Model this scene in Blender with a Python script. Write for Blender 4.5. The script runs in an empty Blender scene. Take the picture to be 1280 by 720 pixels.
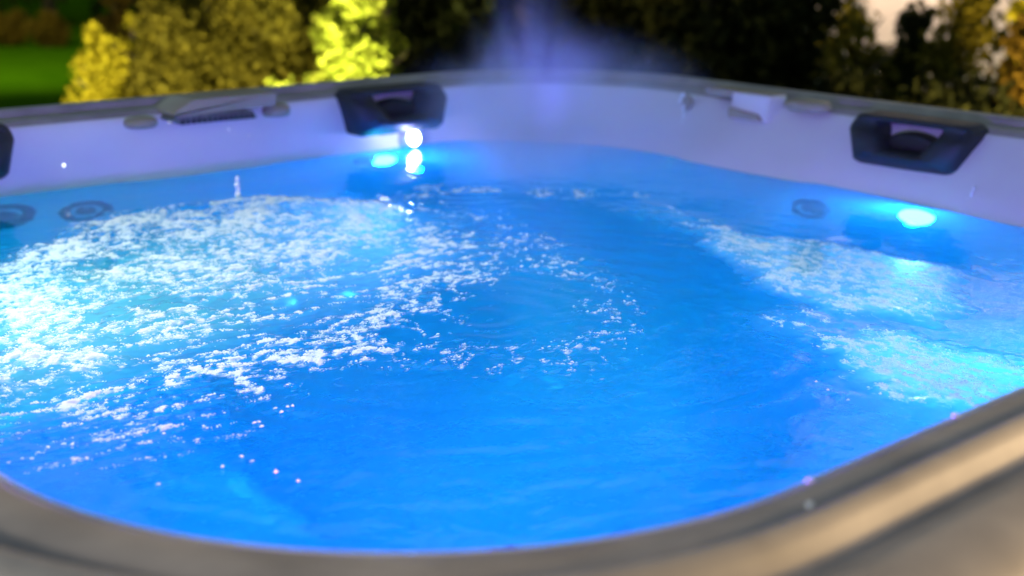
import bpy, bmesh, math, random
import numpy as np
from mathutils import Matrix, Vector

random.seed(4)
RNG = np.random.default_rng(7)
SC = bpy.context.scene
COL = SC.collection

# ------------------------------------------------------------------ measures (metres)
RIM = 0.92                     # height of the tub's rim above the patio
CAM_H = RIM + 0.3369           # eye height
FPX, PITCH, ROLL = 1653.8, 0.2703, 0.0058
ROT, CX, CY = 0.7025, 0.0021, 1.8562     # tub's turn and place
HALF, RAD, BOW = 1.12, 0.4716, -0.0073   # half side, corner radius, side bow
W = -0.138                     # water level below the rim


def plane_point(px, py, z=W):
    """where a line of sight meets the level plane z (below the rim), in the tub's own axes"""
    dx, dy = px - 640, py - 360
    c, s = math.cos(ROLL), math.sin(ROLL)
    x, y = c * dx + s * dy, -s * dx + c * dy
    d = np.array([x / FPX, math.cos(PITCH) - y / FPX * math.sin(PITCH), -math.sin(PITCH) - y / FPX * math.cos(PITCH)])
    t = (z - 0.3369) / d[2]
    wx, wy = d[0] * t - CX, d[1] * t - CY
    c, s = math.cos(ROT), math.sin(ROT)
    return np.array([c * wx + s * wy, -s * wx + c * wy])


def garden_point(px, py, depth):
    """a point of the garden at a given distance ahead of the viewer"""
    x, y = (px - 640) / FPX, (py - 360) / FPX
    d = np.array([x, math.cos(PITCH) - y * math.sin(PITCH), -math.sin(PITCH) - y * math.cos(PITCH)])
    t = depth / d[1]
    return Vector((d[0] * t, depth, CAM_H + d[2] * t))


# ------------------------------------------------------------------ object helpers
def tag(o, label=None, cat=None, group=None, kind=None):
    if label: o['label'] = label
    if cat: o['category'] = cat
    if group: o['group'] = group
    if kind: o['kind'] = kind
    return o


def empty(name, loc=(0, 0, 0), rz=0):
    o = bpy.data.objects.new(name, None)
    o.location = loc; o.rotation_euler = (0, 0, rz); o.empty_display_size = .1
    COL.objects.link(o)
    return o


def mesh_np(name, V, F, mat=None, parent=None, smooth=True):
    """fast mesh from numpy arrays; F is (n,3) or (n,4)"""
    V = np.asarray(V, np.float32); F = np.asarray(F, np.int32)
    me = bpy.data.meshes.new(name)
    me.vertices.add(len(V)); me.vertices.foreach_set('co', V.ravel())
    k = F.shape[1]
    me.loops.add(F.size); me.loops.foreach_set('vertex_index', F.ravel())
    me.polygons.add(len(F))
    me.polygons.foreach_set('loop_start', np.arange(0, F.size, k, dtype=np.int32))
    me.polygons.foreach_set('loop_total', np.full(len(F), k, np.int32))
    me.polygons.foreach_set('use_smooth', np.full(len(F), smooth))
    me.update(calc_edges=True); me.validate()
    if mat: me.materials.append(mat)
    o = bpy.data.objects.new(name, me); COL.objects.link(o)
    if parent: o.parent = parent
    return o


def bm_obj(name, bm, mat, parent=None, smooth=True, bevel=0, seg=3):
    me = bpy.data.meshes.new(name); bm.normal_update(); bm.to_mesh(me); bm.free()
    for p in me.polygons: p.use_smooth = smooth
    me.materials.append(mat)
    o = bpy.data.objects.new(name, me); COL.objects.link(o)
    if parent: o.parent = parent
    if bevel:
        m = o.modifiers.new('bevel', 'BEVEL'); m.width = bevel; m.segments = seg; m.limit_method = 'ANGLE'
        m.angle_limit = math.radians(35)
    return o


def lathe(prof, n=32):
    """profile of (radius, height) turned about z"""
    bm = bmesh.new(); rings = []
    for r, z in prof:
        if r < 1e-6: rings.append([bm.verts.new((0, 0, z))])
        else: rings.append([bm.verts.new((r * math.cos(2 * math.pi * k / n), r * math.sin(2 * math.pi * k / n), z)) for k in range(n)])
    for a, b in zip(rings, rings[1:]):
        if len(a) == 1 and len(b) == 1: continue
        for k in range(n):
            k2 = (k + 1) % n
            if len(a) == 1: bm.faces.new((a[0], b[k2], b[k]))
            elif len(b) == 1: bm.faces.new((a[k], a[k2], b[0]))
            else: bm.faces.new((a[k], a[k2], b[k2], b[k]))
    bmesh.ops.recalc_face_normals(bm, faces=bm.faces)
    return bm


# ------------------------------------------------------------------ materials
def mat(name):
    m = bpy.data.materials.new(name); m.use_nodes = True
    nt = m.node_tree
    b = nt.nodes['Principled BSDF']
    return m, nt, b


def N(nt, t, **kw):
    n = nt.nodes.new(t)
    for k, v in kw.items():
        if k in n.inputs.keys(): n.inputs[k].default_value = v
        else: setattr(n, k, v)
    return n


def mottled(name, c1, c2, scale, rough=.5, bump=0, bscale=None, detail=4, spec=.5, coat=0):
    m, nt, b = mat(name)
    tc = N(nt, 'ShaderNodeTexCoord')
    no = N(nt, 'ShaderNodeTexNoise', Scale=scale, Detail=detail)
    nt.links.new(tc.outputs['Object'], no.inputs['Vector'])
    r = N(nt, 'ShaderNodeValToRGB')
    r.color_ramp.elements[0].position = .3; r.color_ramp.elements[1].position = .7
    r.color_ramp.elements[0].color = (*c1, 1); r.color_ramp.elements[1].color = (*c2, 1)
    nt.links.new(no.outputs['Fac'], r.inputs['Fac'])
    nt.links.new(r.outputs['Color'], b.inputs['Base Color'])
    b.inputs['Roughness'].default_value = rough
    b.inputs['Specular IOR Level'].default_value = spec
    b.inputs['Coat Weight'].default_value = coat
    if bump:
        n2 = N(nt, 'ShaderNodeTexNoise', Scale=bscale or scale * 4, Detail=3)
        nt.links.new(tc.outputs['Object'], n2.inputs['Vector'])
        bp = N(nt, 'ShaderNodeBump', Strength=bump, Distance=.004)
        nt.links.new(n2.outputs['Fac'], bp.inputs['Height'])
        nt.links.new(bp.outputs['Normal'], b.inputs['Normal'])
    return m


def foliage(name, cols, trans=.35):
    """leaf colour picked per leaf"""
    m, nt, b = mat(name)
    g = N(nt, 'ShaderNodeNewGeometry')
    r = N(nt, 'ShaderNodeValToRGB'); cr = r.color_ramp
    while len(cr.elements) < len(cols): cr.elements.new(.5)
    for k, c in enumerate(cols):
        cr.elements[k].position = k / (len(cols) - 1); cr.elements[k].color = (*c, 1)
    nt.links.new(g.outputs['Random Per Island'], r.inputs['Fac'])
    d = N(nt, 'ShaderNodeBsdfDiffuse'); t = N(nt, 'ShaderNodeBsdfTranslucent')
    mx = N(nt, 'ShaderNodeMixShader', Fac=trans)
    nt.links.new(r.outputs['Color'], d.inputs['Color']); nt.links.new(r.outputs['Color'], t.inputs['Color'])
    nt.links.new(d.outputs[0], mx.inputs[1]); nt.links.new(t.outputs[0], mx.inputs[2])
    nt.links.new(mx.outputs[0], nt.nodes['Material Output'].inputs['Surface'])
    nt.nodes.remove(b)
    return m


def lamp_mat(name, col, strength):
    m, nt, b = mat(name)
    e = N(nt, 'ShaderNodeEmission', Color=(*col, 1), Strength=strength)
    nt.links.new(e.outputs[0], nt.nodes['Material Output'].inputs['Surface']); nt.nodes.remove(b)
    return m


M = {}
M['rim'] = mottled('rim_stone_acrylic', (.25, .225, .21), (.39, .35, .325), 14, .5, .05, 160)
M['shell'] = mottled('shell_acrylic', (.74, .72, .74), (.82, .80, .82), 5, .16, 0, coat=.3)
M['cabinet'] = mottled('cabinet_panel', (.10, .085, .07), (.15, .125, .10), 6, .6, .2)
M['tan'] = mottled('tan_plastic', (.34, .28, .19), (.42, .35, .25), 14, .4)
M['dark'] = mottled('dark_plastic', (.018, .018, .02), (.03, .03, .034), 20, .45)
M['grille'] = mottled('grey_grille', (.10, .10, .10), (.2, .2, .19), 90, .5, .6, 120)
M['pillow'] = mottled('pillow_foam', (.012, .012, .018), (.022, .022, .030), 30, .55, .25, 260)
M['insert'] = mottled('pillow_insert', (.006, .006, .008), (.010, .010, .012), 30, .6)
M['jet'] = mottled('jet_trim', (.008, .01, .016), (.02, .022, .03), 30, .3)
M['steel'] = mottled('brushed_trim', (.4, .4, .42), (.55, .55, .57), 40, .3)
M['lens_cyan'] = lamp_mat('light_lens', (1.1, 1.1, .95), 42)
M['lens_white'] = lamp_mat('spot_lens', (.8, .98, 1.0), 24)
M['bark'] = mottled('bark', (.04, .03, .02), (.09, .07, .05), 18, .9, .5)
M['grass_soil'] = mottled('lawn_turf', (.022, .07, .001), (.038, .10, .002), 3, .95, .6, 60, spec=0)
M['patio'] = mottled('patio_slab', (.2, .19, .17), (.3, .28, .26), 3, .85, .3)
M['wall'] = mottled('pale_render', (.50, .45, .41), (.60, .54, .49), 2.5, .9, .3, 70)

# droplets: water coloured nearly opaque white for the light they catch
m, nt, b = mat('droplet_water')
b.inputs['Base Color'].default_value = (.95, .97, 1, 1); b.inputs['Roughness'].default_value = .12
b.inputs['Transmission Weight'].default_value = .1; b.inputs['IOR'].default_value = 1.33
M['drop'] = m

# foam grains: white bubbles, also used for glints on the ripples
m, nt, b = mat('foam_and_glints')
d = N(nt, 'ShaderNodeBsdfDiffuse', Color=(.9, .92, .92, 1)); t = N(nt, 'ShaderNodeBsdfTranslucent', Color=(.9, .92, .92, 1))
mx = N(nt, 'ShaderNodeMixShader', Fac=.55)
gl = N(nt, 'ShaderNodeBsdfGlossy', Roughness=.15); mg = N(nt, 'ShaderNodeMixShader', Fac=.06)
nt.links.new(d.outputs[0], mx.inputs[1]); nt.links.new(t.outputs[0], mx.inputs[2])
nt.links.new(mx.outputs[0], mg.inputs[1]); nt.links.new(gl.outputs[0], mg.inputs[2])
nt.links.new(mg.outputs[0], nt.nodes['Material Output'].inputs['Surface']); nt.nodes.remove(b)
M['foam'] = m


def water_material():
    m, nt, b = mat('spa_water'); nt.nodes.remove(b)
    L = nt.links.new
    out = nt.nodes['Material Output']
    tc = N(nt, 'ShaderNodeTexCoord')
    A = N(nt, 'ShaderNodeAttribute', attribute_name='foam'); S = N(nt, 'ShaderNodeAttribute', attribute_name='side')
    noises = []
    for sc in ((.42, 1, 1), (1, .38, 1)):
        mp = N(nt, 'ShaderNodeMapping'); mp.inputs['Scale'].default_value = sc
        L(tc.outputs['Object'], mp.inputs['Vector'])
        no = N(nt, 'ShaderNodeTexNoise', Scale=150, Detail=3.5, Roughness=.62)
        no.inputs['Distortion'].default_value = .5
        L(mp.outputs[0], no.inputs['Vector']); noises.append(no)
    mixn = N(nt, 'ShaderNodeMix'); mixn.data_type = 'FLOAT'
    L(S.outputs['Fac'], mixn.inputs[0]); L(noises[0].outputs['Fac'], mixn.inputs[2]); L(noises[1].outputs['Fac'], mixn.inputs[3])
    sub = N(nt, 'ShaderNodeMath', operation='MULTIPLY_ADD'); L(mixn.outputs[0], sub.inputs[0])
    sub.inputs[1].default_value = 1.5; L(A.outputs['Fac'], sub.inputs[2])
    mr = N(nt, 'ShaderNodeMapRange'); L(sub.outputs[0], mr.inputs['Value'])
    mr.inputs['From Min'].default_value = 1.02; mr.inputs['From Max'].default_value = 1.55
    mr.interpolation_type = 'SMOOTHSTEP'
    # no foam at all where nothing churns
    gate = N(nt, 'ShaderNodeMapRange'); L(A.outputs['Fac'], gate.inputs['Value'])
    gate.inputs['From Min'].default_value = .04; gate.inputs['From Max'].default_value = .25
    fo = N(nt, 'ShaderNodeMath', operation='MULTIPLY'); L(mr.outputs[0], fo.inputs[0]); L(gate.outputs[0], fo.inputs[1])
    # fine ripples
    rp = N(nt, 'ShaderNodeTexNoise', Scale=38, Detail=3); L(tc.outputs['Object'], rp.inputs['Vector'])
    bp = N(nt, 'ShaderNodeBump', Strength=.15, Distance=.006); L(rp.outputs['Fac'], bp.inputs['Height'])
    bp2 = N(nt, 'ShaderNodeBump', Strength=.6, Distance=.004); L(fo.outputs[0], bp2.inputs['Height']); L(bp.outputs[0], bp2.inputs['Normal'])
    fr = N(nt, 'ShaderNodeFresnel', IOR=1.33); L(bp.outputs[0], fr.inputs['Normal'])
    gl = N(nt, 'ShaderNodeBsdfGlossy', Roughness=.04); L(bp.outputs[0], gl.inputs['Normal'])
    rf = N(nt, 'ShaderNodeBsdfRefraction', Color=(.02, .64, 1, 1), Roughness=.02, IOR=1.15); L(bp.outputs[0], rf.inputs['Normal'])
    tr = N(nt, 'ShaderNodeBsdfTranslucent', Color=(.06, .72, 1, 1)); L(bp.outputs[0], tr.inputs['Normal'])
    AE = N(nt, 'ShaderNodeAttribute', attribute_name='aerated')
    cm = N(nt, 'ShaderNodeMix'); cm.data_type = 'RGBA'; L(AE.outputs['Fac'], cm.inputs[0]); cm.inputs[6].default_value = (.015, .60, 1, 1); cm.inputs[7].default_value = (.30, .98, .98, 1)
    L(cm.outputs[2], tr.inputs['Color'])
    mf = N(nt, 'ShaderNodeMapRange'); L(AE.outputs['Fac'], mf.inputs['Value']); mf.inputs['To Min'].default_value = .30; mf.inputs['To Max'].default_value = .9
    milk = N(nt, 'ShaderNodeMixShader'); L(mf.outputs[0], milk.inputs[0]); L(rf.outputs[0], milk.inputs[1]); L(tr.outputs[0], milk.inputs[2])
    surf = N(nt, 'ShaderNodeMixShader'); L(fr.outputs[0], surf.inputs[0]); L(milk.outputs[0], surf.inputs[1]); L(gl.outputs[0], surf.inputs[2])
    fd = N(nt, 'ShaderNodeBsdfDiffuse', Color=(.86, .9, .9, 1)); ft = N(nt, 'ShaderNodeBsdfTranslucent', Color=(.86, .9, .9, 1))
    L(bp2.outputs[0], fd.inputs['Normal'])
    fm = N(nt, 'ShaderNodeMixShader', Fac=.45); L(fd.outputs[0], fm.inputs[1]); L(ft.outputs[0], fm.inputs[2])
    allm = N(nt, 'ShaderNodeMixShader'); L(fo.outputs[0], allm.inputs[0]); L(surf.outputs[0], allm.inputs[1]); L(fm.outputs[0], allm.inputs[2])
    tp = N(nt, 'ShaderNodeBsdfTransparent'); tf = N(nt, 'ShaderNodeMath', operation='MULTIPLY'); L(AE.outputs['Fac'], tf.inputs[0]); tf.inputs[1].default_value = .38
    fin = N(nt, 'ShaderNodeMixShader'); L(tf.outputs[0], fin.inputs[0]); L(allm.outputs[0], fin.inputs[1]); L(tp.outputs[0], fin.inputs[2])
    L(fin.outputs[0], out.inputs['Surface'])
    return m


M['water'] = water_material()

# ------------------------------------------------------------------ tub outline
RADS = (RAD, RAD, .495, RAD)     # the near corner is rounder than the others
SHIFT = (0, 0, 0, .013)         # the near right side stands a little further in
NS, NC = 48, 24
_t = np.linspace(-1, 1, NS, endpoint=False); _ph = np.linspace(0, np.pi / 2, NC, endpoint=False)
NR = 4 * (NS + NC)


def ring(d):
    """outline of the rounded square, moved inwards by d (a number or one per vertex)"""
    d = np.broadcast_to(np.asarray(d, float), (NR,)).reshape(4, NS + NC)
    out = np.zeros((4, NS + NC, 2))
    for k in range(4):
        a = HALF - d[k]; r = np.maximum(RADS[k] - .6 * d[k], np.minimum(.11, a * .5)); c = a - r
        cp = a - np.maximum(RADS[k - 1] - .6 * d[k], np.minimum(.11, a * .5)); m_ = (_t + 1) / 2
        x = np.concatenate([a[:NS] + BOW * (1 - _t ** 2), c[NS:] + r[NS:] * np.cos(_ph)]) - SHIFT[k]
        lo, hi = cp[:NS] - SHIFT[k - 1], c[:NS] - SHIFT[(k + 1) % 4]
        y = np.concatenate([-lo * (1 - m_) + hi * m_, c[NS:] - SHIFT[(k + 1) % 4] + r[NS:] * np.sin(_ph)])
        ca, sa = math.cos(k * math.pi / 2), math.sin(k * math.pi / 2)
        out[k, :, 0] = ca * x - sa * y; out[k, :, 1] = sa * x + ca * y
    return out.reshape(-1, 2)


_base = ring(.2)
_nrm = np.roll(_base, -1, 0) - np.roll(_base, 1, 0)
_nrm = np.stack([_nrm[:, 1], -_nrm[:, 0]], 1); _nrm /= np.linalg.norm(_nrm, axis=1)[:, None]


def sstep(a, b, x):
    t = np.clip((x - a) / (b - a), 0, 1)
    return t * t * (3 - 2 * t)


def wall_slope():
    """how far the inner wall has leaned in at the waterline, all round"""
    nx, ny = _nrm[:, 0], _nrm[:, 1]
    E = .05 + .035 * np.clip(nx, 0, 1) - .055 * np.clip(ny, 0, 1) ** 2 * (1 - np.clip(nx, 0, 1))
    X, Y = _base[:, 0], _base[:, 1]
    onL = sstep(.75, .95, ny); onR = sstep(.75, .95, nx)
    E = E + onL * (.012 * sstep(-.19, -.15, X) * (1 - sstep(.10, .16, X)))
    E = E + onR * (.016 * sstep(.09, .14, Y) * (1 - sstep(.42, .5, Y)))
    E = E + onR * .05 * sstep(.0, -.5, Y)
    return E


EW = wall_slope()


def loft(rings, close_center=None, flip=False):
    V = np.concatenate([np.concatenate([r, (np.broadcast_to(np.asarray(z, float), (NR,)))[:, None]], 1) for r, z in rings])
    F = []
    idx = np.arange(NR); nxt = (idx + 1) % NR
    for k in range(len(rings) - 1):
        F.append(np.stack([k * NR + idx, k * NR + nxt, (k + 1) * NR + nxt, (k + 1) * NR + idx], 1))
    F = np.concatenate(F)
    if flip: F = F[:, ::-1]
    return V, F


# ------------------------------------------------------------------ hot tub
tub = empty('hot_tub', (CX, CY, 0), ROT)
tag(tub, 'square hot tub with stone grey rim and white shell glowing lilac above blue water', 'hot tub')

# rim: outer edge, rounded lip, groove, flat band, inner lip
prof = [(.035, -.085), (.004, -.075), (.0, -.058), (.002, -.040), (.008, -.024), (.018, -.012), (.030, -.006), (.044, -.003), (.064, -.0015), (.075, -.0035), (.086, -.0115), (.094, -.0155),
        (.098, -.0155), (.103, -.011), (.108, -.003), (.113, .003), (.118, .005), (.1235, .004), (.128, -.001), (.1315, -.008), (.134, -.014), (.137, -.0155), (.140, -.0125),
        (.148, -.0085), (.156, -.009), (.164, -.0105), (.171, -.013), (.177, -.0175), (.180, -.023), (.180, -.036)]
V, F = loft([(ring(d - .022 * np.clip(-_nrm[:, 0], 0, 1) * float(sstep(.03, .10, d) * (1 - sstep(.140, .165, d)))), RIM + z) for d, z in prof])
mesh_np('rim', V, F, M['rim'], tub)

seat_u = np.where(np.abs(_nrm[:, 0]) > np.abs(_nrm[:, 1]), _base[:, 1], _base[:, 0])
arm = np.zeros(NR)
for side, u0, hgt in (('y-', .28, .14), ('y-', -.36, .06), ('x+', -.5, .10), ('x-', .1, .2), ('y+', -.15, .12)):
    ax, sg = (0 if side[0] == 'x' else 1), (1 if side[1] == '+' else -1)
    on = sstep(.8, .97, _nrm[:, ax] * sg)
    arm = np.maximum(arm, on * hgt * np.exp(-((seat_u - u0) / .075) ** 4))
sp = [(.1790, -.022, 0, 0), (.1810, -.0185, 0, 0), (.1835, -.0190, 0, 0), (.1865, -.0225, .02, 0), (.190, -.030, .06, 0), (.193, -.045, .2, 0), (.195, -.07, .42, 0),
      (.196, -.10, .70, 0), (.198, -.138, 1, 0), (.20, -.18, 1.15, 0), (.208, -.24, 1.3, 0), (.22, -.32, 1.45, 0), (.25, -.40, 1.5, .2),
      (.29, -.44, 1.4, .6), (.34, -.46, 1.2, .9), (.42, -.468, .9, 1), (.55, -.472, .5, 1), (.62, -.48, .3, .9), (.66, -.50, .1, .5), (.685, -.56, 0, .1),
      (.70, -.66, 0, 0), (.72, -.80, 0, 0), (.75, -.86, 0, 0), (.81, -.88, 0, 0), (.95, -.885, 0, 0), (1.1, -.886, 0, 0)]
V, F = loft([(ring(d + e * EW), RIM + z + a * arm) for d, z, e, a in sp])
shell = mesh_np('shell', V, F, M['shell'], tub)
V, F = loft([(ring(.05), 0.02), (ring(.05), .06), (ring(.035), .07), (ring(.035), RIM - .085), (ring(.06), RIM - .07)])
mesh_np('cabinet', V, F, M['cabinet'], tub)


def on_wall(side, u, z, out=0.0):
    """matrix of a frame on a wall: x along the wall (rightwards seen from inside), y out of the wall into the tub, z up"""
    base = {'x+': (HALF - .2, 0), 'y+': (0, HALF - .2), 'x-': (-(HALF - .2), 0), 'y-': (0, -(HALF - .2))}[side]
    if side == 'x+': o = Vector((base[0] - out, u, 0)); X = Vector((0, -1, 0)); Y = Vector((-1, 0, 0))
    elif side == 'y+': o = Vector((u, base[1] - out, 0)); X = Vector((1, 0, 0)); Y = Vector((0, -1, 0))
    elif side == 'x-': o = Vector((base[0] + out, u, 0)); X = Vector((0, 1, 0)); Y = Vector((1, 0, 0))
    else: o = Vector((u, base[1] + out, 0)); X = Vector((-1, 0, 0)); Y = Vector((0, 1, 0))
    o.z = RIM + z
    Zv = Vector((0, 0, 1))
    # right-handed: x = Y x Z
    X = Y.cross(Zv)
    return Matrix(((X.x, Y.x, 0, o.x), (X.y, Y.y, 0, o.y), (0, 0, 1, o.z), (0, 0, 0, 1)))


def round_poly(pts, r, n=5):
    """polygon with rounded corners"""
    out = []
    m_ = len(pts)
    for k in range(m_):
        p0, p1, p2 = Vector(pts[k - 1]), Vector(pts[k]), Vector(pts[(k + 1) % m_])
        a = (p0 - p1).normalized(); b_ = (p2 - p1).normalized()
        s, e = p1 + a * r, p1 + b_ * r
        for j in range(n + 1):
            t = j / n
            out.append((1 - t) ** 2 * s + 2 * t * (1 - t) * p1 + t * t * e)
    return out


def prism(poly, y0, y1f):
    """solid from an outline in x,z; front depth is a function of z"""
    bm = bmesh.new()
    f = [bm.verts.new((p[0], y1f(p[1]), p[1])) for p in poly]; g = [bm.verts.new((p[0], y0, p[1])) for p in poly]
    bm.faces.new(f); bm.faces.new(g[::-1])
    for k in range(len(poly)):
        j = (k + 1) % len(poly)
        bm.faces.new((f[k], g[k], g[j], f[j]))
    bmesh.ops.recalc_face_normals(bm, faces=bm.faces)
    return bm


def headrest(side, u, label=None):
    mtx = on_wall(side, u, 0)
    # closed cushion of the horseshoe: outer outline minus an opening, front leaning out towards the bottom
    outer = round_poly([(-.112, -.002), (.112, -.002), (.125, -.020), (.104, -.098), (-.104, -.098), (-.125, -.020)], .012, 6)
    inner = round_poly([(-.066, -.014), (.066, -.014), (.062, -.030), (.042, -.060), (-.042, -.060), (-.062, -.030)], .006, 6)
    dep = lambda z: .034 + .034 * sstep(-.01, -.055, z) - .026 * sstep(-.068, -.100, z)
    bm = bmesh.new(); n = len(outer)
    rings_ = []
    for s in np.linspace(0, 1, 7):
        r_ = []
        for p, q in zip(outer, inner):
            v = p.lerp(q, float(s)); puff = .012 * (1 - (2 * s - 1) ** 4)
            r_.append(bm.verts.new((v.x, dep(v.y) + puff, v.y)))
        rings_.append(r_)
    back_o = [bm.verts.new((p.x, -.02, p.y)) for p in outer]; back_i = [bm.verts.new((q.x, .004, q.y)) for q in inner]
    for a_, b_ in list(zip(rings_, rings_[1:])) + [(back_o, rings_[0]), (rings_[-1], back_i)]:
        for k in range(n):
            j = (k + 1) % n
            bm.faces.new((a_[k], a_[j], b_[j], b_[k]))
    bmesh.ops.recalc_face_normals(bm, faces=bm.faces)
    h = bm_obj('headrest', bm, M['pillow'], tub); h.matrix_local = mtx
    # raised round insert sitting in the opening
    dome = [(.056 * math.cos(t), -.058 + .030 * math.sin(t) ** .8) for t in np.linspace(0, math.pi, 20)] + [(-.046, -.064), (.046, -.064)]
    ins = bm_obj('insert', prism(dome, .0, lambda z: .034), M['insert'], h, True, .007, 3)
    return h


headrest('x+', -.064)
headrest('y+', .425)
headrest('y+', -.515)
headrest('y-', .0); headrest('x-', -.1)

# spillway on the left wall: tan hood with a grey slotted mouth, and a control cap at either side
mtx = on_wall('y+', .012, 0)
hood = round_poly([(-.115, .010), (.060, .010), (.105, -.012), (.100, -.020), (-.112, -.014)], .006, 4)
sw = bm_obj('spillway', prism(hood, -.05, lambda z: .048), M['tan'], tub, True, .006); sw.matrix_local = mtx
mouth = round_poly([(-.062, -.020), (.100, -.0185), (.108, -.026), (.095, -.034), (-.072, -.036)], .004, 4)
gm = bm_obj('grille', prism(mouth, -.04, lambda z: .046), M['grille'], sw, True, .003)
bm = bmesh.new()
for k in range(14):      # slots cut across the mouth, modelled as small dark fins
    x = -.058 + k * .0112
    bmesh.ops.create_cube(bm, size=1, matrix=Matrix.Translation((x, .047, -.030)) @ Matrix.Diagonal((.005, .006, .009, 1)))
bm_obj('slot', bm, M['dark'], sw, False)


def control_cap(side, u, z, r, h, out=.0):
    o = bm_obj('control_cap', lathe([(0, -h), (r * .86, -h), (r * .97, -h * .75), (r, -h * .3), (r * .96, 0), (r * .80, h * .28), (r * .45, h * .42), (0, h * .45)]), M['tan'], tub)
    o.matrix_local = on_wall(side, u, z, out)
    return o


control_cap('y+', -.140, -.024, .031, .013, .006)
control_cap('y+', .148, -.024, .028, .017, .008)

# right wall: narrow moulded shelf, filter housing, oval cap, small plug
sh = bm_obj('shelf', prism(round_poly([(-.085, .006), (.085, .006), (.092, -.004), (.080, -.009), (-.075, -.009)], .003, 4), -.03, lambda z: .022), M['tan'], tub, True, .003)
sh.matrix_local = on_wall('x+', .355, 0)
fh = bm_obj('filter_housing', prism(round_poly([(-.05, .004), (.048, .004), (.048, -.048), (-.05, -.048)], .007, 4), -.03, lambda z: .028 + .004 * (z < -.03)), M['shell'], tub, True, .006)
fh.matrix_local = on_wall('x+', .318, 0)
fl = bm_obj('filter_flap', prism(round_poly([(-.028, -.034), (.046, -.026), (.047, -.047), (-.040, -.047)], .004, 4), .028, lambda z: .038), M['tan'], fh, True, .003)
ov = bm_obj('control_cap', lathe([(0, -.012), (.045, -.012), (.052, -.008), (.053, 0), (.047, .006), (.02, .009), (0, .0095)]), M['tan'], tub)
ov.matrix_local = on_wall('x+', .185, -.004, .012) @ Matrix.Diagonal((1, .62, 1, 1))
pg = bm_obj('plug', lathe([(0, 0), (.016, 0), (.018, .004), (.014, .009), (0, .011)], 20), M['tan'], tub)
pg.matrix_local = on_wall('x+', .50, -.032, .012) @ Matrix.Rotation(-math.pi / 2, 4, 'X')


def wall_out(side, u, z):
    """how far the wall has leaned in at this depth"""
    ax, sg = (0 if side[0] == 'x' else 1), (1 if side[1] == '+' else -1)
    c = np.where(_nrm[:, ax] * sg > .6, np.abs(_base[:, 1 - ax] - u), 9).argmin()
    ds = np.interp(-z, [-q[1] for q in sp[3:14]], [q[0] + q[2] * EW[c] for q in sp[3:14]])
    return float(ds - .2)


def jet(side, u, z, r, tilt=.2):
    o = bm_obj('jet', lathe([(r * .60, .001), (r * .62, .010), (r * .75, .013), (r * .95, .010), (r, .003), (r, -.02)], 40), M['jet'], tub)
    o.matrix_local = on_wall(side, u, z, wall_out(side, u, z) + (.007 if side == 'x+' else .002)) @ Matrix.Rotation(-math.pi / 2 + tilt, 4, 'X')
    a = bm_obj('nozzle', lathe([(0, .004), (r * .18, .004), (r * .22, .010), (r * .34, .010), (r * .40, .002), (r * .58, .001)], 32), M['dark'], o)
    return o


jet('y+', -.262, -.265, .050); jet('y+', -.408, -.235, .056); jet('x+', .075, -.255, .044);
jet('y+', .36, -.20, .028); jet('y-', .1, -.3, .05); jet('y-', -.1, -.3, .05); jet('x-', .1, -.3, .05); jet('x-', -.2, -.3, .05)


def pool_light(side, u, z, r, lens, stand=0.0):
    mt = on_wall(side, u, z, wall_out(side, u, z) + stand) @ Matrix.Rotation(-math.pi / 2 + .2, 4, 'X')
    o = bm_obj('pool_light', lathe([(r * 1.0, .012), (r * 1.12, .012), (r * 1.25, .006), (r * 1.28, -.03 - stand)], 40), M['steel'], tub); o.matrix_local = mt
    bm_obj('lens', lathe([(0, .020), (r * .5, .0185), (r * .85, .014), (r * 1.0, .009)], 36), lens, o)
    return o, mt


def point(name, loc, col, power, radius=.03):
    l = bpy.data.lights.new(name, 'POINT'); l.energy = power; l.color = col; l.shadow_soft_size = radius
    o = bpy.data.objects.new(name, l); COL.objects.link(o)
    o.location = Matrix.Translation((CX, CY, 0)) @ Matrix.Rotation(ROT, 4, 'Z') @ Vector(loc)
    return o


CYAN = (.02, .30, 1.0); BLUE = (.008, .105, 1.0)
pool_light('x+', -.15, -.195, .038, M['lens_cyan'])
pool_light('y+', .405, -.215, .032, M['lens_cyan'])
pool_light('y+', .475, -.118, .017, M['lens_white'], .02)
pool_light('y-', .0, -.33, .036, M['lens_cyan']); pool_light('x-', .1, -.33, .036, M['lens_cyan'])
WZ = RIM
point('led_glow', (.78, -.15, WZ - .215), CYAN, 1.4, .012)
point('led_glow', (.405, .79, WZ - .215), CYAN, 2.0, .012)
point('led_glow', (.775, -.15, WZ - .215), BLUE, 1.6, .012)
point('led_glow', (.40, .785, WZ - .215), BLUE, 1.6, .012)
point('led_glow', (.0, -.73, WZ - .36), BLUE, 2.8, .012)
point('led_glow', (-.76, .1, WZ - .36), BLUE, 2.8, .012)
point('led_glow', (-.58, -.58, WZ - .36), BLUE, 2.8, .012)
point('led_glow', (.45, -.73, WZ - .34), CYAN, 1.5, .012)
point('led_glow', (.20, -.74, WZ - .30), (.03, .8, .85), 1.7, .008)
point('led_glow', (-.74, .38, WZ - .30), (.04, .85, .88), 1.5, .008)
point('led_spot_glow', (.440, .856, WZ - .112), (.40, .42, 1), .35, .008)

VIOLET = (.24, .07, 1.0)
for q in ((-.74, -.58), (-.71, -.64), (-.63, -.71), (-.42, -.80)):     # added violet lamps without fixtures, tinting the far walls lilac
    point('violet_fill', (*q, WZ - .112), VIOLET, 8.5, .02)


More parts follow.
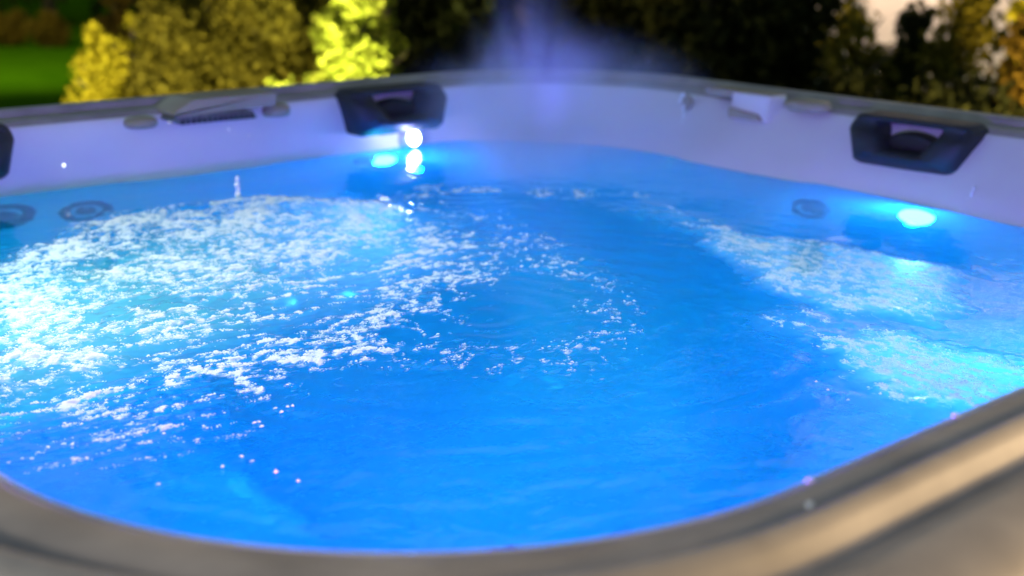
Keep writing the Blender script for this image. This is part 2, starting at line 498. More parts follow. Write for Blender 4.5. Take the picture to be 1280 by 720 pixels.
for u, z in ((-.079, -.036), (.043, -.060), (-.290, -.094), (.086, -.076)):     # pin lights set in the left wall
    e = bm_obj('pin_light', lathe([(0, .0075), (.002, .007), (.0036, .004), (.0042, 0), (.0042, -.01)], 16), lamp_mat('pin_lens', (.85, .9, 1), 2.2 if u < .08 else .7), tub)
    e.matrix_local = on_wall('y+', u, z, wall_out('y+', u, z)) @ Matrix.Rotation(-math.pi / 2, 4, 'X')

# ------------------------------------------------------------------ water
def lattice(x, y, seed):
    """smooth gradient noise, about -1..1"""
    xi, yi = np.floor(x).astype(int), np.floor(y).astype(int)
    xf, yf = x - xi, y - yi
    perm = np.random.default_rng(seed).permutation(512)
    ang = np.random.default_rng(seed + 1).random(512) * 2 * np.pi
    def g(ix, iy, dx, dy):
        h = perm[(ix + perm[iy & 511]) & 511]
        return np.cos(ang[h]) * dx + np.sin(ang[h]) * dy
    u, v = xf ** 3 * (xf * (xf * 6 - 15) + 10), yf ** 3 * (yf * (yf * 6 - 15) + 10)
    a = g(xi, yi, xf, yf) * (1 - u) + g(xi + 1, yi, xf - 1, yf) * u
    b_ = g(xi, yi + 1, xf, yf - 1) * (1 - u) + g(xi + 1, yi + 1, xf - 1, yf - 1) * u
    return (a * (1 - v) + b_ * v) * 1.5


def fbm(x, y, seed, octaves=4, gain=.55):
    s = 0; a = 1; n = 0
    for k in range(octaves):
        s = s + a * lattice(x * 2 ** k + 17.3 * k, y * 2 ** k - 9.1 * k, seed + 10 * k); n += a; a *= gain
    return s / n


def poly_field(X, Y, pix, soft):
    """1 well inside the outlined patch of water surface, 0 well outside"""
    P = np.array([plane_point(*p) for p in pix])
    d = np.full(X.shape, 9.); inside = np.zeros(X.shape, bool)
    for k in range(len(P)):
        a, b_ = P[k - 1], P[k]; e = b_ - a
        t = np.clip(((X - a[0]) * e[0] + (Y - a[1]) * e[1]) / (e @ e), 0, 1)
        d = np.minimum(d, np.hypot(X - a[0] - t * e[0], Y - a[1] - t * e[1]))
        c = (a[1] > Y) != (b_[1] > Y)
        with np.errstate(divide='ignore', invalid='ignore'):
            inside ^= c & (X < (b_[0] - a[0]) * (Y - a[1]) / (b_[1] - a[1]) + a[0])
    return sstep(-soft, soft, np.where(inside, d, -d))


def line_field(X, Y, pix, rad):
    P = np.array([plane_point(*p) for p in pix]); d = np.full(X.shape, 9.)
    for a, b_ in zip(P, P[1:]):
        e = b_ - a; t = np.clip(((X - a[0]) * e[0] + (Y - a[1]) * e[1]) / (e @ e), 0, 1)
        d = np.minimum(d, np.hypot(X - a[0] - t * e[0], Y - a[1] - t * e[1]))
    return np.exp(-(d / rad) ** 2)


STEP = .0036
ax = np.arange(-.95, .95, STEP)
X, Y = np.meshgrid(ax, ax, indexing='ij')
wob = fbm(X * 7, Y * 7, 3, 3)
Xw, Yw = X + .05 * fbm(X * 9, Y * 9, 21, 4), Y + .05 * fbm(X * 9, Y * 9, 31, 4)
core = poly_field(Xw, Yw, [(-40, 350), (60, 305), (150, 272), (215, 262), (300, 254), (420, 252), (480, 262), (500, 285), (450, 305), (420, 330), (330, 370), (270, 395), (200, 420), (130, 450), (60, 485), (-40, 520)], .05)
fringe = poly_field(Xw, Yw, [(-40, 480), (130, 430), (270, 380), (420, 320), (500, 280), (570, 300), (600, 335), (540, 360), (470, 420), (400, 450), (300, 490), (250, 540), (150, 560), (20, 582), (-40, 580)], .06)
arc = line_field(Xw, Yw, [(500, 255), (600, 270), (690, 315), (755, 365), (765, 410), (700, 460), (600, 450)], .075)
haze_top = line_field(Xw, Yw, [(540, 240), (660, 240), (780, 242)], .06)
bandA = poly_field(Xw, Yw, [(880, 290), (930, 298), (1000, 300), (1100, 318), (1195, 345), (1205, 360), (1165, 405), (1100, 398), (1020, 385), (950, 350)], .03)
bandA2 = line_field(Xw, Yw, [(825, 262), (880, 285), (960, 330), (1060, 390)], .05)
bandB = poly_field(Xw, Yw, [(1040, 428), (1110, 420), (1200, 437), (1300, 465), (1300, 500), (1200, 520), (1120, 490)], .03)
bandB2 = line_field(Xw, Yw, [(1000, 400), (1080, 440), (1150, 490)], .06)
churn = np.clip(core + .55 * fringe, 0, 1)
side = sstep(-.05, .25, X - .6 * Y + .02)
# wave trains running away from the left wall (crests along x) and from the right wall (crests along y)
ph = Y / .030 + .9 * fbm(X * 6, Y * 6, 41, 2) * 2.2
trainL = (.5 + .5 * np.cos(2 * np.pi * ph)) ** 3
patch = sstep(-.15, .5, fbm(X * 5, Y * 22, 55, 3))
ph2 = X / .034 + .9 * fbm(X * 6, Y * 6, 43, 2) * 2
trainR = (.5 + .5 * np.cos(2 * np.pi * ph2)) ** 3
patchR = sstep(-.1, .5, fbm(X * 22, Y * 5, 57, 3))
bub = fbm(X * 38, Y * 38, 61, 4)
stL = fbm(X * 16, Y * 42, 71, 4); stR = fbm(X * 42, Y * 16, 73, 4)
st = stL * (1 - side) + stR * side
fil = np.clip(1 - 5 * np.abs(fbm(Xw * 11, Yw * 11, 101, 4)), 0, 1) * sstep(-.35, .3, fbm(X * 9, Y * 9, 103, 3))
fil2 = np.clip(1 - 5.5 * np.abs(fbm(Xw * 17, Yw * 17, 111, 3)), 0, 1)
spk = sstep(-.12, .30, fbm(X * 75, Y * 75, 121, 2))
swirl = line_field(Xw, Yw, [(300, 470), (430, 440), (520, 395), (570, 345), (540, 300)], .085)
foam = (core * (.36 + .55 * st + .55 * wob + .22 * fil2) + fringe * (.04 + .75 * trainL * patch * (.25 + .75 * spk) + .40 * st * (1 - core) + .35 * fil * (1 - core))
        + arc * (.05 + .36 * fil2 + .42 * fil * st) + haze_top * (.16 + .6 * fil + .3 * st) + swirl * (.06 + .45 * fil2)
        + bandA * (.36 + .5 * st + .2 * wob + .28 * fil2) + bandA2 * (.08 + .5 * st + .45 * fil) + bandB * (.34 + .5 * st + .2 * wob + .3 * spk * trainR) + bandB2 * (.06 + .5 * st + .5 * fil2))
foam = np.clip(foam, 0, 1)  # white along the left crests also paints glints on the ripples
fine = fbm(X * 62, Y * 105, 141, 3) * (1 - side) + fbm(X * 105, Y * 62, 143, 3) * side
gate = sstep(-.14, .26, fine)
chR = np.clip(bandA + bandB + .5 * bandA2 + .5 * bandB2, 0, 1)
sc_ = plane_point(600, 390); rr_ = np.hypot(X - sc_[0], Y - sc_[1]) + .05 * fbm(X * 4, Y * 4, 131, 2)
swl = np.cos(2 * np.pi * rr_ / .055) * np.exp(-(rr_ / .55) ** 2) * (.25 + .75 * sstep(-.3, .3, fbm(X * 6, Y * 6, 133, 2)))
Hh = (.0007 * swl + .0014 * fbm(X * 5, Y * 5, 81, 2) + .0005 * fbm(X * 18, Y * 18, 83, 2)
      + (.0035 * trainL * patch) * np.clip(fringe + .3 * core, 0, 1) * (1 - side)
      + .0014 * trainR * patchR * side * (.05 + chR)
      + (.010 * core + .004 * fringe + .006 * chR + .003 * arc) * (bub * .5 + st * .5) + (.0022 * np.clip(core + .6 * fringe + .6 * chR + .3 * arc, 0, 1)) * fine + .012 * core + .006 * chR)
# keep what lies inside the shell (it runs a little way into the wall so that no gap shows)
P = ring(.188 + np.minimum(.15 * EW, EW))
inside = np.zeros(X.shape, bool)
for k in range(NR):
    a, b_ = P[k - 1], P[k]
    c = (a[1] > Y) != (b_[1] > Y)
    if abs(b_[1] - a[1]) > 1e-12:
        inside ^= c & (X < (b_[0] - a[0]) * (Y - a[1]) / (b_[1] - a[1]) + a[0])
idx = -np.ones(X.shape, int); idx[inside] = np.arange(inside.sum())
q = np.stack([idx[:-1, :-1], idx[1:, :-1], idx[1:, 1:], idx[:-1, 1:]], -1).reshape(-1, 4)
q = q[(q >= 0).all(1)]
V = np.stack([X[inside], Y[inside], Hh[inside]], 1)
water = mesh_np('water', V, q, M['water'])
aer = np.clip(.9 * poly_field(Xw, Yw, [(-40, 400), (130, 330), (300, 280), (420, 255), (520, 270), (560, 310), (480, 360), (330, 400), (200, 450), (-40, 520)], .12)
              + .8 * np.clip(bandA + bandB, 0, 1) + .25 * (bandA2 + bandB2), 0, 1)
for nm, arr in (('foam', foam * (.72 + .65 * gate)), ('side', side), ('aerated', aer)):
    at = water.data.attributes.new(nm, 'FLOAT', 'POINT'); at.data.foreach_set('value', arr[inside].astype(np.float32))
water.location = (CX, CY, RIM + W); water.rotation_euler = (0, 0, ROT)
tag(water, 'bright blue lit water rippling in the hot tub', 'water', kind='structure')

# foam grains: small flattened bubbles riding on the churned water, some in place of glints
bm = bmesh.new(); bmesh.ops.create_icosphere(bm, subdivisions=1, radius=1)
bmesh.ops.delete(bm, geom=[v for v in bm.verts if v.co.z < -.1], context='VERTS'); bm.verts.index_update()
bv = np.array([v.co[:] for v in bm.verts]); bf = np.array([[v.index for v in f.verts] for f in bm.faces]); bm.free()
w = (np.clip(foam - .22, 0, 1) ** 1.15 * gate ** 1.6 * inside * (1 - .3 * side)).ravel()
# rows of white grains painting glints along the crests in front of the left churn
w += (fringe * trainL ** 2 * patch * spk * (1 - core) * 1.0 * inside * (1 - side)).ravel()
w /= w.sum()
NB = 125000
pick = RNG.choice(w.size, NB, p=w)
bx = X.ravel()[pick] + RNG.uniform(-.002, .002, NB); by = Y.ravel()[pick] + RNG.uniform(-.002, .002, NB); bz = Hh.ravel()[pick]
sd = side.ravel()[pick]
s = RNG.lognormal(math.log(.00060), .40, NB)
el = RNG.uniform(1.0, 1.9, NB)
spots = np.array([plane_point(*p_) for p_ in ((198, 607), (302, 572), (315, 577), (278, 585), (345, 592), (373, 603), (318, 532), (324, 530), (327, 536), (344, 513), (360, 512), (352, 518),
                                              (366, 511), (160, 545), (180, 540), (205, 545), (255, 535), (60, 560), (80, 558), (40, 575), (1035, 490), (1060, 503), (1085, 488), (1100, 497), (1020, 480), (1140, 505))])
ns = len(spots); bx[:ns], by[:ns] = spots[:, 0], spots[:, 1]; s[:ns] = .0021
ii = np.clip(((spots + .95) / STEP).astype(int), 0, len(ax) - 1); bz[:ns] = Hh[ii[:, 0], ii[:, 1]]
sx = s * np.where(sd < .5, el, 1); sy = s * np.where(sd < .5, 1, el); sz = s * RNG.uniform(.7, 1.7, NB)
jit = 1 + .10 * RNG.standard_normal((NB, len(bv), 1))
VV = bv[None] * jit * np.stack([sx, sy, sz], 1)[:, None] + np.stack([bx, by, bz + .0006], 1)[:, None]
FF = bf[None] + (np.arange(NB) * len(bv))[:, None, None]
fo = mesh_np('foam', VV.reshape(-1, 3), FF.reshape(-1, 3), M['foam'])
fo.location = water.location; fo.rotation_euler = water.rotation_euler
tag(fo, 'white foam of small bubbles, with grains for glints, streaking the churned blue water', 'foam', kind='stuff')

TUBM = Matrix.Translation((CX, CY, 0)) @ Matrix.Rotation(ROT, 4, 'Z')


def drop_mesh(chain):
    """one body of water: a run of joined beads, (x, y, z, radius) in tub axes"""
    bm = bmesh.new()
    for x, y, z, r, st_ in chain:
        bmesh.ops.create_icosphere(bm, subdivisions=2, radius=1, matrix=Matrix.Translation((x, y, z)) @ Matrix.Diagonal((r, r, r * st_, 1)))
    return bm


def water_drop(label, cat, name, chain, group=None):
    c0 = Vector(chain[0][:3])
    o = bm_obj(name, drop_mesh([(x - c0.x, y - c0.y, z - c0.z, r, s_) for x, y, z, r, s_ in chain]), M['drop'])
    o.matrix_world = TUBM @ Matrix.Translation((c0.x, c0.y, c0.z))
    return tag(o, label, cat, group)


p = plane_point(298, 252)
water_drop('short beaded spurt of water rising from the left foam', 'water spurt', 'water_spurt',
           [(p[0], p[1], RIM + W + .012, .0055, 1.2), (p[0] + .001, p[1], RIM + W + .022, .0042, .9), (p[0] - .001, p[1], RIM + W + .030, .0052, .9), (p[0], p[1], RIM + W + .040, .0036, 1.5)])
water_drop('thin twisted spurt of water beside the shelf on the right wall', 'water spurt', 'water_spurt',
           [(.86, .47, RIM - .010, .0045, 1.4), (.859, .476, RIM - .022, .004, 1.8), (.858, .466, RIM - .036, .0034, 2.2), (.858, .464, RIM - .052, .0028, 2.4), (.858, .467, RIM - .066, .002, 2.2)])
water_drop('slanting splash streak right of the lit underwater lamp', 'water spurt', 'water_spurt',
           [(.835, -.228, RIM - .098, .0026, 2.2), (.833, -.226, RIM - .108, .003, 2.2), (.83, -.222, RIM - .119, .0026, 2.2)])
for (px, py), z, lb in (((1012, 603), -.016, 'tiny bright droplet on the inner edge of the near rim, right above a second one'), ((1012, 634), -.0075, 'tiny droplet in the middle of the dark near rim band'),
                        ((1194, 522), -.016, 'tiny bright droplet on the near rim edge beside the right foam')):
    p = plane_point(px, py, z)
    water_drop(lb, 'droplet', 'water_droplet', [(p[0], p[1], RIM + z + .0015, .0026, .9)], 'water droplets on the near rim')

# ------------------------------------------------------------------ steam
m, nt, b = mat('steam_vapour'); nt.nodes.remove(b)
L = nt.links.new
tc = N(nt, 'ShaderNodeTexCoord')
no = N(nt, 'ShaderNodeTexNoise', Scale=1.9, Detail=3); no.inputs['Distortion'].default_value = .6
mp = N(nt, 'ShaderNodeMapping'); mp.inputs['Scale'].default_value = (1, 1, .55); L(tc.outputs['Object'], mp.inputs['Vector']); L(mp.outputs[0], no.inputs['Vector'])
ln = N(nt, 'ShaderNodeVectorMath', operation='LENGTH'); L(tc.outputs['Object'], ln.inputs[0])
fall = N(nt, 'ShaderNodeMapRange'); L(ln.outputs['Value'], fall.inputs['Value'])
fall.inputs['From Min'].default_value = 1.0; fall.inputs['From Max'].default_value = .05; fall.interpolation_type = 'SMOOTHERSTEP'
nr = N(nt, 'ShaderNodeMapRange'); L(no.outputs['Fac'], nr.inputs['Value']); nr.inputs['From Min'].default_value = .38; nr.inputs['From Max'].default_value = .75
mu = N(nt, 'ShaderNodeMath', operation='MULTIPLY'); L(fall.outputs[0], mu.inputs[0]); L(nr.outputs[0], mu.inputs[1])
dn = N(nt, 'ShaderNodeMath', operation='MULTIPLY'); L(mu.outputs[0], dn.inputs[0]); dn.inputs[1].default_value = 10.0
pv = N(nt, 'ShaderNodeVolumePrincipled'); pv.inputs['Color'].default_value = (.74, .78, 1, 1); pv.inputs['Anisotropy'].default_value = .0
L(dn.outputs[0], pv.inputs['Density'])
L(pv.outputs[0], nt.nodes['Material Output'].inputs['Volume'])
M['steam'] = m


def steam(loc, size, label):
    bm = bmesh.new(); bmesh.ops.create_icosphere(bm, subdivisions=3, radius=1)
    o = bm_obj('steam', bm, M['steam']); o.location = loc; o.scale = size
    return tag(o, label, 'steam', kind='stuff')


steam((.02, 2.48, RIM + .01), (.15, .17, .29), 'bluish steam column rising above the far corner of the tub')
steam((.08, 2.46, RIM + .0), (.34, .30, .19), 'thin bluish mist spread low over the water at the far corner')

# ------------------------------------------------------------------ ground
bm = bmesh.new(); bmesh.ops.create_grid(bm, x_segments=2, y_segments=2, size=150)
lawn = bm_obj('lawn', bm, M['grass_soil'], None, False); lawn.location = (0, 60, 0)
tag(lawn, 'flat green lawn behind the tub', 'lawn', kind='structure')
bm = bmesh.new(); bmesh.ops.create_cube(bm, size=1, matrix=Matrix.Translation((.1, 1.2, -.02)) @ Matrix.Diagonal((4.6, 4.6, .08, 1)))
tag(bm_obj('patio', bm, M['patio'], None, False, .01), 'paved patio under the tub', 'patio', kind='structure')


# ------------------------------------------------------------------ plants
def leaf_cloud(name, clumps, n, size, material, parent, rng, spread=.5):
    """leaf-sized quads scattered through several clumps (cx, cy, cz, rx, ry, rz)"""
    cl = np.array(clumps); vol = np.prod(cl[:, 3:], axis=1) ** .67
    k = rng.choice(len(cl), n, p=vol / vol.sum())
    d = rng.standard_normal((n, 3)); d /= np.linalg.norm(d, axis=1)[:, None]
    r = rng.random(n)[:, None] ** spread * (1 + .20 * rng.standard_normal((n, 1)))
    c = cl[k, :3] + d * r * cl[k, 3:]
    c[:, 2] = np.maximum(c[:, 2], .02)
    a = rng.standard_normal((n, 3)); a /= np.linalg.norm(a, axis=1)[:, None]
    b_ = np.cross(a, rng.standard_normal((n, 3))); b_ /= np.linalg.norm(b_, axis=1)[:, None]
    s = size * rng.uniform(.6, 1.35, (n, 1)); wd = s * rng.uniform(.4, .7, (n, 1))
    nn = np.cross(a, b_)
    Vq = np.stack([c - a * s * .5, c + b_ * wd * .5 + nn * s * .1, c + a * s * .5, c - b_ * wd * .5 + nn * s * .1], 1)
    return mesh_np(name, Vq.reshape(-1, 3), np.arange(4 * n).reshape(-1, 4), material, parent, False)


def trunk_mesh(h, r, rng, limbs=4):
    bm = bmesh.new()
    def tube(p, q, ra, rb, n=7, seg=4):
        p, q = Vector(p), Vector(q); prev = None; ax_ = (q - p).normalized(); u_ = ax_.orthogonal().normalized(); v_ = ax_.cross(u_)
        for j in range(seg + 1):
            t = j / seg; c = p.lerp(q, t) + Vector((rng.normal(), rng.normal(), 0)) * ra * .25 * (0 < t)
            rr = ra + (rb - ra) * t
            cur = [bm.verts.new(c + (u_ * math.cos(2 * math.pi * k / n) + v_ * math.sin(2 * math.pi * k / n)) * rr) for k in range(n)]
            if prev:
                for k in range(n): bm.faces.new((prev[k], prev[(k + 1) % n], cur[(k + 1) % n], cur[k]))
            prev = cur
    tube((0, 0, 0), (0, 0, h), r, r * .3)
    for k in range(limbs):
        a = rng.random() * 6.28; z = h * (.25 + .6 * rng.random()); l = h * (.12 + .12 * rng.random())
        tube((0, 0, z), (l * .7 * math.cos(a), l * .7 * math.sin(a), z + l * .6), r * .45, r * .12)
    return bm


def plant(name, px, depth, width, height, material, leaves, size, label, cat, group=None, clumps=9, trunk=None, tall=False, seed=0, low=.0, dense=.5):
    rng = np.random.default_rng(1000 + seed)
    base = garden_point(px, 0, depth); o = empty(name, (base.x, depth, 0)); tag(o, label, cat, group)
    cl = []
    for k in range(clumps):
        t = (k + .5) / clumps
        z = height * (low + (1 - low) * (.14 + .76 * t))
        prof_ = (1 - t) ** .7 * .9 + .1 if tall else math.sin(math.pi * (.18 + .72 * t)) ** .6
        rr = width * .5 * prof_; a = rng.random() * 6.28; off = rr * .55 * rng.random() ** .5
        q_ = rr * rng.uniform(.45, .8)
        cl.append((off * math.cos(a), off * math.sin(a), z, q_, q_, min(height * .22, q_ * rng.uniform(.7, 1.1))))
        a += 2.2 + rng.random()
        q_ *= .8
        cl.append((rr * .6 * math.cos(a), rr * .6 * math.sin(a), z * rng.uniform(.85, 1.0), q_, q_, min(height * .2, q_)))
    leaf_cloud('crown', cl, leaves, size, material, o, rng, dense)
    tr = trunk_mesh(height * .8, trunk or .03, rng)
    bm_obj('trunk', tr, M['bark'], o)
    return o


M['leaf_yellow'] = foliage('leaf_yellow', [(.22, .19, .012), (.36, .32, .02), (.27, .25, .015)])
M['leaf_olive'] = foliage('leaf_olive', [(.05, .045, .008), (.12, .105, .012), (.08, .075, .012), (.17, .15, .02)])
M['leaf_rust'] = foliage('leaf_rust', [(.09, .06, .012), (.15, .10, .016)])
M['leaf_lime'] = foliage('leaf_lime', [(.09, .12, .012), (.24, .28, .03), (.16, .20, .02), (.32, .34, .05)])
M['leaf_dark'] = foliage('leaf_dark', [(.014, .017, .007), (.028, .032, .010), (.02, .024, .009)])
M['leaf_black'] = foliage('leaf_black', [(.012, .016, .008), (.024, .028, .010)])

# clipped round shrubs far across the lawn
G = 'round shrubs at the far edge of the lawn'
plant('round_shrub', 52, 13.6, .50, .36, M['leaf_rust'], 2200, .05, 'round olive brown shrub at the far lawn edge, nearer the yellow bush', 'shrub', G, 5, seed=1)
plant('round_shrub', 8, 13.8, .52, .36, M['leaf_rust'], 2200, .05, 'round olive brown shrub at the far lawn edge, cut by the photo edge', 'shrub', G, 5, seed=2)
# dark trees behind the lawn
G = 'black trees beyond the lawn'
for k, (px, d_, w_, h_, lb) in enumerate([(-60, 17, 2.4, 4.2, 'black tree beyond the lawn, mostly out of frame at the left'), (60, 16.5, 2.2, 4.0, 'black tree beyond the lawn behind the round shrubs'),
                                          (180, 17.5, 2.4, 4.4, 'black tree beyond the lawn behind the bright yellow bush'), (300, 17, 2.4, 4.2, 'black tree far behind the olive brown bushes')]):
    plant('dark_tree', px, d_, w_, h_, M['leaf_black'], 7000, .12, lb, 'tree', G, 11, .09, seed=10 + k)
# lit bushes at the left
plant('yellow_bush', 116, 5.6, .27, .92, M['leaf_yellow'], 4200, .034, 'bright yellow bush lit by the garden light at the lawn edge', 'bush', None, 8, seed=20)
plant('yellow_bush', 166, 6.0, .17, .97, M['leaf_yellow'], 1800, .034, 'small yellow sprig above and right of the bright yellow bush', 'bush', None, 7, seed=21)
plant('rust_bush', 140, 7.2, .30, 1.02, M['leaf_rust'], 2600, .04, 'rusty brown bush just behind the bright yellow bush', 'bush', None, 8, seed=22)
G = 'olive bushes behind the left rim'
for k, (px, d_, w_, h_, lb) in enumerate([(205, 5.8, .34, 1.02, 'olive bush right beside the bright yellow bush'), (255, 6.4, .44, 1.25, 'taller olive bush rising in the gap left of the twiggy one'),
                                          (315, 5.9, .40, 1.15, 'twiggy olive brown bush above the tan spillway'), (365, 6.3, .46, 1.35, 'olive bush just left of the bright lime tree')]):
    plant('olive_bush', px, d_, w_ * 1.4, h_, M['leaf_olive'], 5600, .040, lb, 'bush', G, 12, seed=30 + k)
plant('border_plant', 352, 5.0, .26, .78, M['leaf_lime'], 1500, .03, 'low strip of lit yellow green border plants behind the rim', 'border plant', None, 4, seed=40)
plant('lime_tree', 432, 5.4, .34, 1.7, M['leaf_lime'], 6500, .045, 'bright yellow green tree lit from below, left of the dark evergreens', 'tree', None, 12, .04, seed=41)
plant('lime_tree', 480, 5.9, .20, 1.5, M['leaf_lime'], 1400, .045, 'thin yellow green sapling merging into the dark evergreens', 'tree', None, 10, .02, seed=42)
# dark evergreens
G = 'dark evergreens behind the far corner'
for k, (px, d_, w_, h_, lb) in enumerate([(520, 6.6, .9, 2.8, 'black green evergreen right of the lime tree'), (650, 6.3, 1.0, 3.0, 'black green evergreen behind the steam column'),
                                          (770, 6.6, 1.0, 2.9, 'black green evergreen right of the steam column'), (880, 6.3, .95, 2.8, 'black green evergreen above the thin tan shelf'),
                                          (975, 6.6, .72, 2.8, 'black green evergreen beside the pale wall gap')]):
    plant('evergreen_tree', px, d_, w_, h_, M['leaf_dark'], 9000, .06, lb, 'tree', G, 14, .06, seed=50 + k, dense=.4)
# shrubs before the pale wall
plant('open_shrub', 1075, 5.6, .34, 1.16, M['leaf_olive'], 2400, .042, 'small open shrub standing against the pale wall', 'shrub', None, 9, seed=60, dense=.6)
plant('dark_shrub', 1140, 5.7, .40, 1.02, M['leaf_dark'], 3600, .045, 'low dark shrub under the gap with the pale wall', 'shrub', None, 7, seed=61)
plant('olive_shrub', 1205, 5.5, .38, 1.22, M['leaf_olive'], 2600, .045, 'loose olive shrub right of the pale wall gap', 'shrub', None, 9, seed=62)
plant('olive_shrub', 1300, 5.2, .36, 1.08, M['leaf_rust'], 3000, .045, 'brown shrub cut by the right edge of the photo', 'shrub', None, 9, seed=63)
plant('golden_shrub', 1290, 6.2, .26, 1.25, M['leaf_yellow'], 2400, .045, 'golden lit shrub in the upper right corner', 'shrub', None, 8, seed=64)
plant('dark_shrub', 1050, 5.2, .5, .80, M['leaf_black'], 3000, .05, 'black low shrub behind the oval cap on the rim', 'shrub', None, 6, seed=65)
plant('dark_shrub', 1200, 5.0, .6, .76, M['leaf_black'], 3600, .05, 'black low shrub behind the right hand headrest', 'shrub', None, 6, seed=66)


def hedge(px0, px1, depth, h, label, seed):
    rng = np.random.default_rng(seed)
    a, b_ = garden_point(px0, 0, depth), garden_point(px1, 0, depth)
    o = empty('hedge', ((a.x + b_.x) / 2, depth, 0)); tag(o, label, 'hedge')
    L_ = b_.x - a.x; n = int(L_ / .35) + 1
    cl = []
    for k in range(n):
        for z in np.arange(.3, h, .5):
            cl.append((-L_ / 2 + L_ * (k + .5) / n + rng.uniform(-.1, .1), rng.uniform(-.15, .15), z, .36, .42, .40))
    leaf_cloud('crown', cl, 30000, .10, M['leaf_black'], o, rng, .4)
    bm = bmesh.new()
    for k in range(n):
        bmesh.ops.create_cone(bm, segments=7, radius1=.04, radius2=.02, depth=h * .8, cap_ends=True, matrix=Matrix.Translation((-L_ / 2 + L_ * (k + .5) / n, 0, h * .4)))
    st_ = bm_obj('stems', bm, M['bark'], o); st_['kind'] = 'stuff'
    return o


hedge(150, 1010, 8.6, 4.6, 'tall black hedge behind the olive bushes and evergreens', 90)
hedge(960, 2300, 10.6, 5.6, 'added very tall dark hedge behind the pale beige wall, blocking sky reflected in the water', 91)  # added to keep bright sky out of the water's reflection

# pale rendered wall seen through the gap
a, b_ = garden_point(990, 0, 9.2), garden_point(1420, 0, 9.2)
gw = empty('garden_wall', ((a.x + b_.x) / 2, 9.3, 0)); tag(gw, 'pale beige wall glimpsed through the gap between the dark shrubs', 'wall')
bm = bmesh.new(); bmesh.ops.create_cube(bm, size=1, matrix=Matrix.Translation((0, 0, 1.15)) @ Matrix.Diagonal((b_.x - a.x, .2, 2.3, 1)))
bm_obj('panel', bm, M['wall'], gw, False, .01)
bm = bmesh.new(); bmesh.ops.create_cube(bm, size=1, matrix=Matrix.Translation((0, 0, 2.335)) @ Matrix.Diagonal((b_.x - a.x + .06, .28, .07, 1)))
bm_obj('coping', bm, M['rim'], gw, False, .01)

# ------------------------------------------------------------------ light
def spot(name, loc, target, col, power, angle, blend=.8, radius=.05):
    l = bpy.data.lights.new(name, 'SPOT'); l.energy = power; l.color = col; l.spot_size = math.radians(angle); l.spot_blend = blend; l.shadow_soft_size = radius
    o = bpy.data.objects.new(name, l); COL.objects.link(o); o.location = loc
    o.rotation_euler = (Vector(target) - Vector(loc)).to_track_quat('-Z', 'Y').to_euler()
    return o


WARM = (1, .84, .42)
gy = garden_point(116, 0, 5.6); gl_ = garden_point(432, 0, 5.4); gr = garden_point(1290, 0, 6.2); gwl = garden_point(1090, 0, 9.2)
spot('garden_light', (gy.x - .6, 4.2, .25), (gy.x + .05, 5.6, .75), WARM, 190, 32)
spot('garden_light', (gl_.x - .15, 4.4, .2), (gl_.x, 5.4, 1.0), (1, .92, .42), 540, 50)
spot('garden_light', (gy.x - 1.0, 3.6, .4), (gl_.x - .4, 6.0, .9), WARM, 300, 70)
go = garden_point(290, 0, 5)
spot('garden_light', (go.x - .1, 4.3, .25), (go.x, 6.0, .95), WARM, 240, 80)
go = garden_point(1200, 0, 5)
spot('garden_light', (go.x + .2, 3.9, .3), (go.x, 5.5, .9), (1, .70, .25), 330, 70)
spot('garden_light', (gr.x + .3, 5.2, .3), (gr.x, 6.2, 1.15), (1, .74, .25), 300, 50)
spot('wall_light', (gwl.x - .6, 8.4, 2.2), (gwl.x - .2, 9.2, 1.0), (1, .74, .54), 1500, 110)
spot('lawn_light', (gy.x - 3.4, 9, 3.2), (gy.x - 2.5, 13.2, .1), (1, .95, .3), 900, 90)
# lamps out of view behind and beside the viewer, some added as fill
spot('offview_light', (-1.7, .7, 2.7), (-.46, 1.62, .78), (.90, 1, .98), 440, 34, 1, .25)
spot('offview_light', (1.5, .3, 2.7), (.52, 1.60, .78), (.6, 1, .96), 160, 19, 1, .25)  # added cyan lamp overhead, imitating foam lit from below
spot('offview_light', (3.2, 1.5, 1.55), (.62, .78, .9), (1, .70, .40), 220, 44, .9, .12)
spot('offview_light', (1.75, .30, 1.28), (.36, .72, .92), (1, .64, .24), 62, 36, 1, .06)

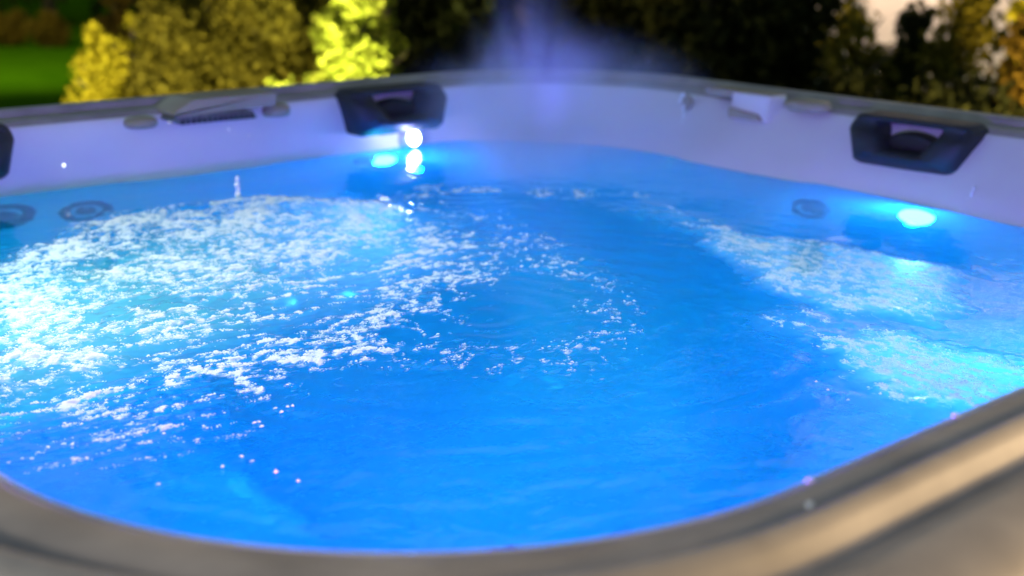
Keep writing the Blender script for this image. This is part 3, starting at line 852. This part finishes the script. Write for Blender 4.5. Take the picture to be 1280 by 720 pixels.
spot('offview_light', (-1.7, -.1, 1.5), (-.42, .60, .92), (1, .92, .80), 45, 34, 1, .06)  # added lamp to brighten the lip of the near left rim
wl = TUBM @ Vector((.60, .62, RIM - .13))  # place of two added violet lamps, no fixture, colouring steam and wall
spot('mist_fill', wl, wl + Vector((0, -.12, 1)), (.15, .14, 1), 16, 80, 1, .01)
spot('mist_fill', wl + Vector((0, -.04, .0)), wl + Vector((.0, .45, 1)), (.18, .18, 1), 7, 125, 1, .01)

sun = bpy.data.lights.new('sun', 'SUN'); sun.energy = .15; sun.angle = math.radians(10); sun.color = (1, .8, .6)
so = bpy.data.objects.new('sun', sun); COL.objects.link(so)
EL, AZ = math.radians(6), math.radians(25)
so.rotation_euler = Vector((-math.sin(AZ) * math.cos(EL), -math.cos(AZ) * math.cos(EL), -math.sin(EL))).to_track_quat('-Z', 'Y').to_euler()
wd = bpy.data.worlds.new('World'); SC.world = wd; wd.use_nodes = True
nt = wd.node_tree
sky = nt.nodes.new('ShaderNodeTexSky'); sky.sky_type = 'NISHITA'; sky.sun_disc = False; sky.sun_elevation = EL; sky.sun_rotation = AZ
bg = nt.nodes['Background']; bg.inputs['Strength'].default_value = .15
nt.links.new(sky.outputs[0], bg.inputs['Color'])

# ------------------------------------------------------------------ camera and render
cam = bpy.data.cameras.new('camera'); co = bpy.data.objects.new('camera', cam); COL.objects.link(co)
cam.sensor_width = 36; cam.lens = FPX / 1280 * 36; cam.clip_end = 500; cam.clip_start = .02
co.matrix_world = Matrix.Translation((0, 0, CAM_H)) @ Matrix.Rotation(math.pi / 2 - PITCH, 4, 'X') @ Matrix.Rotation(ROLL, 4, 'Z')
cam.dof.use_dof = True; cam.dof.focus_distance = 1.5; cam.dof.aperture_fstop = 3.5
SC.camera = co
SC.render.engine = 'CYCLES'
cy = SC.cycles
cy.use_denoising = True; cy.max_bounces = 8; cy.diffuse_bounces = 3; cy.glossy_bounces = 4; cy.transmission_bounces = 6; cy.volume_bounces = 1
cy.transparent_max_bounces = 8; cy.sample_clamp_indirect = 4; cy.blur_glossy = .5
SC.view_settings.view_transform = 'Standard'; SC.view_settings.look = 'None'; SC.view_settings.exposure = .4; SC.view_settings.gamma = 1
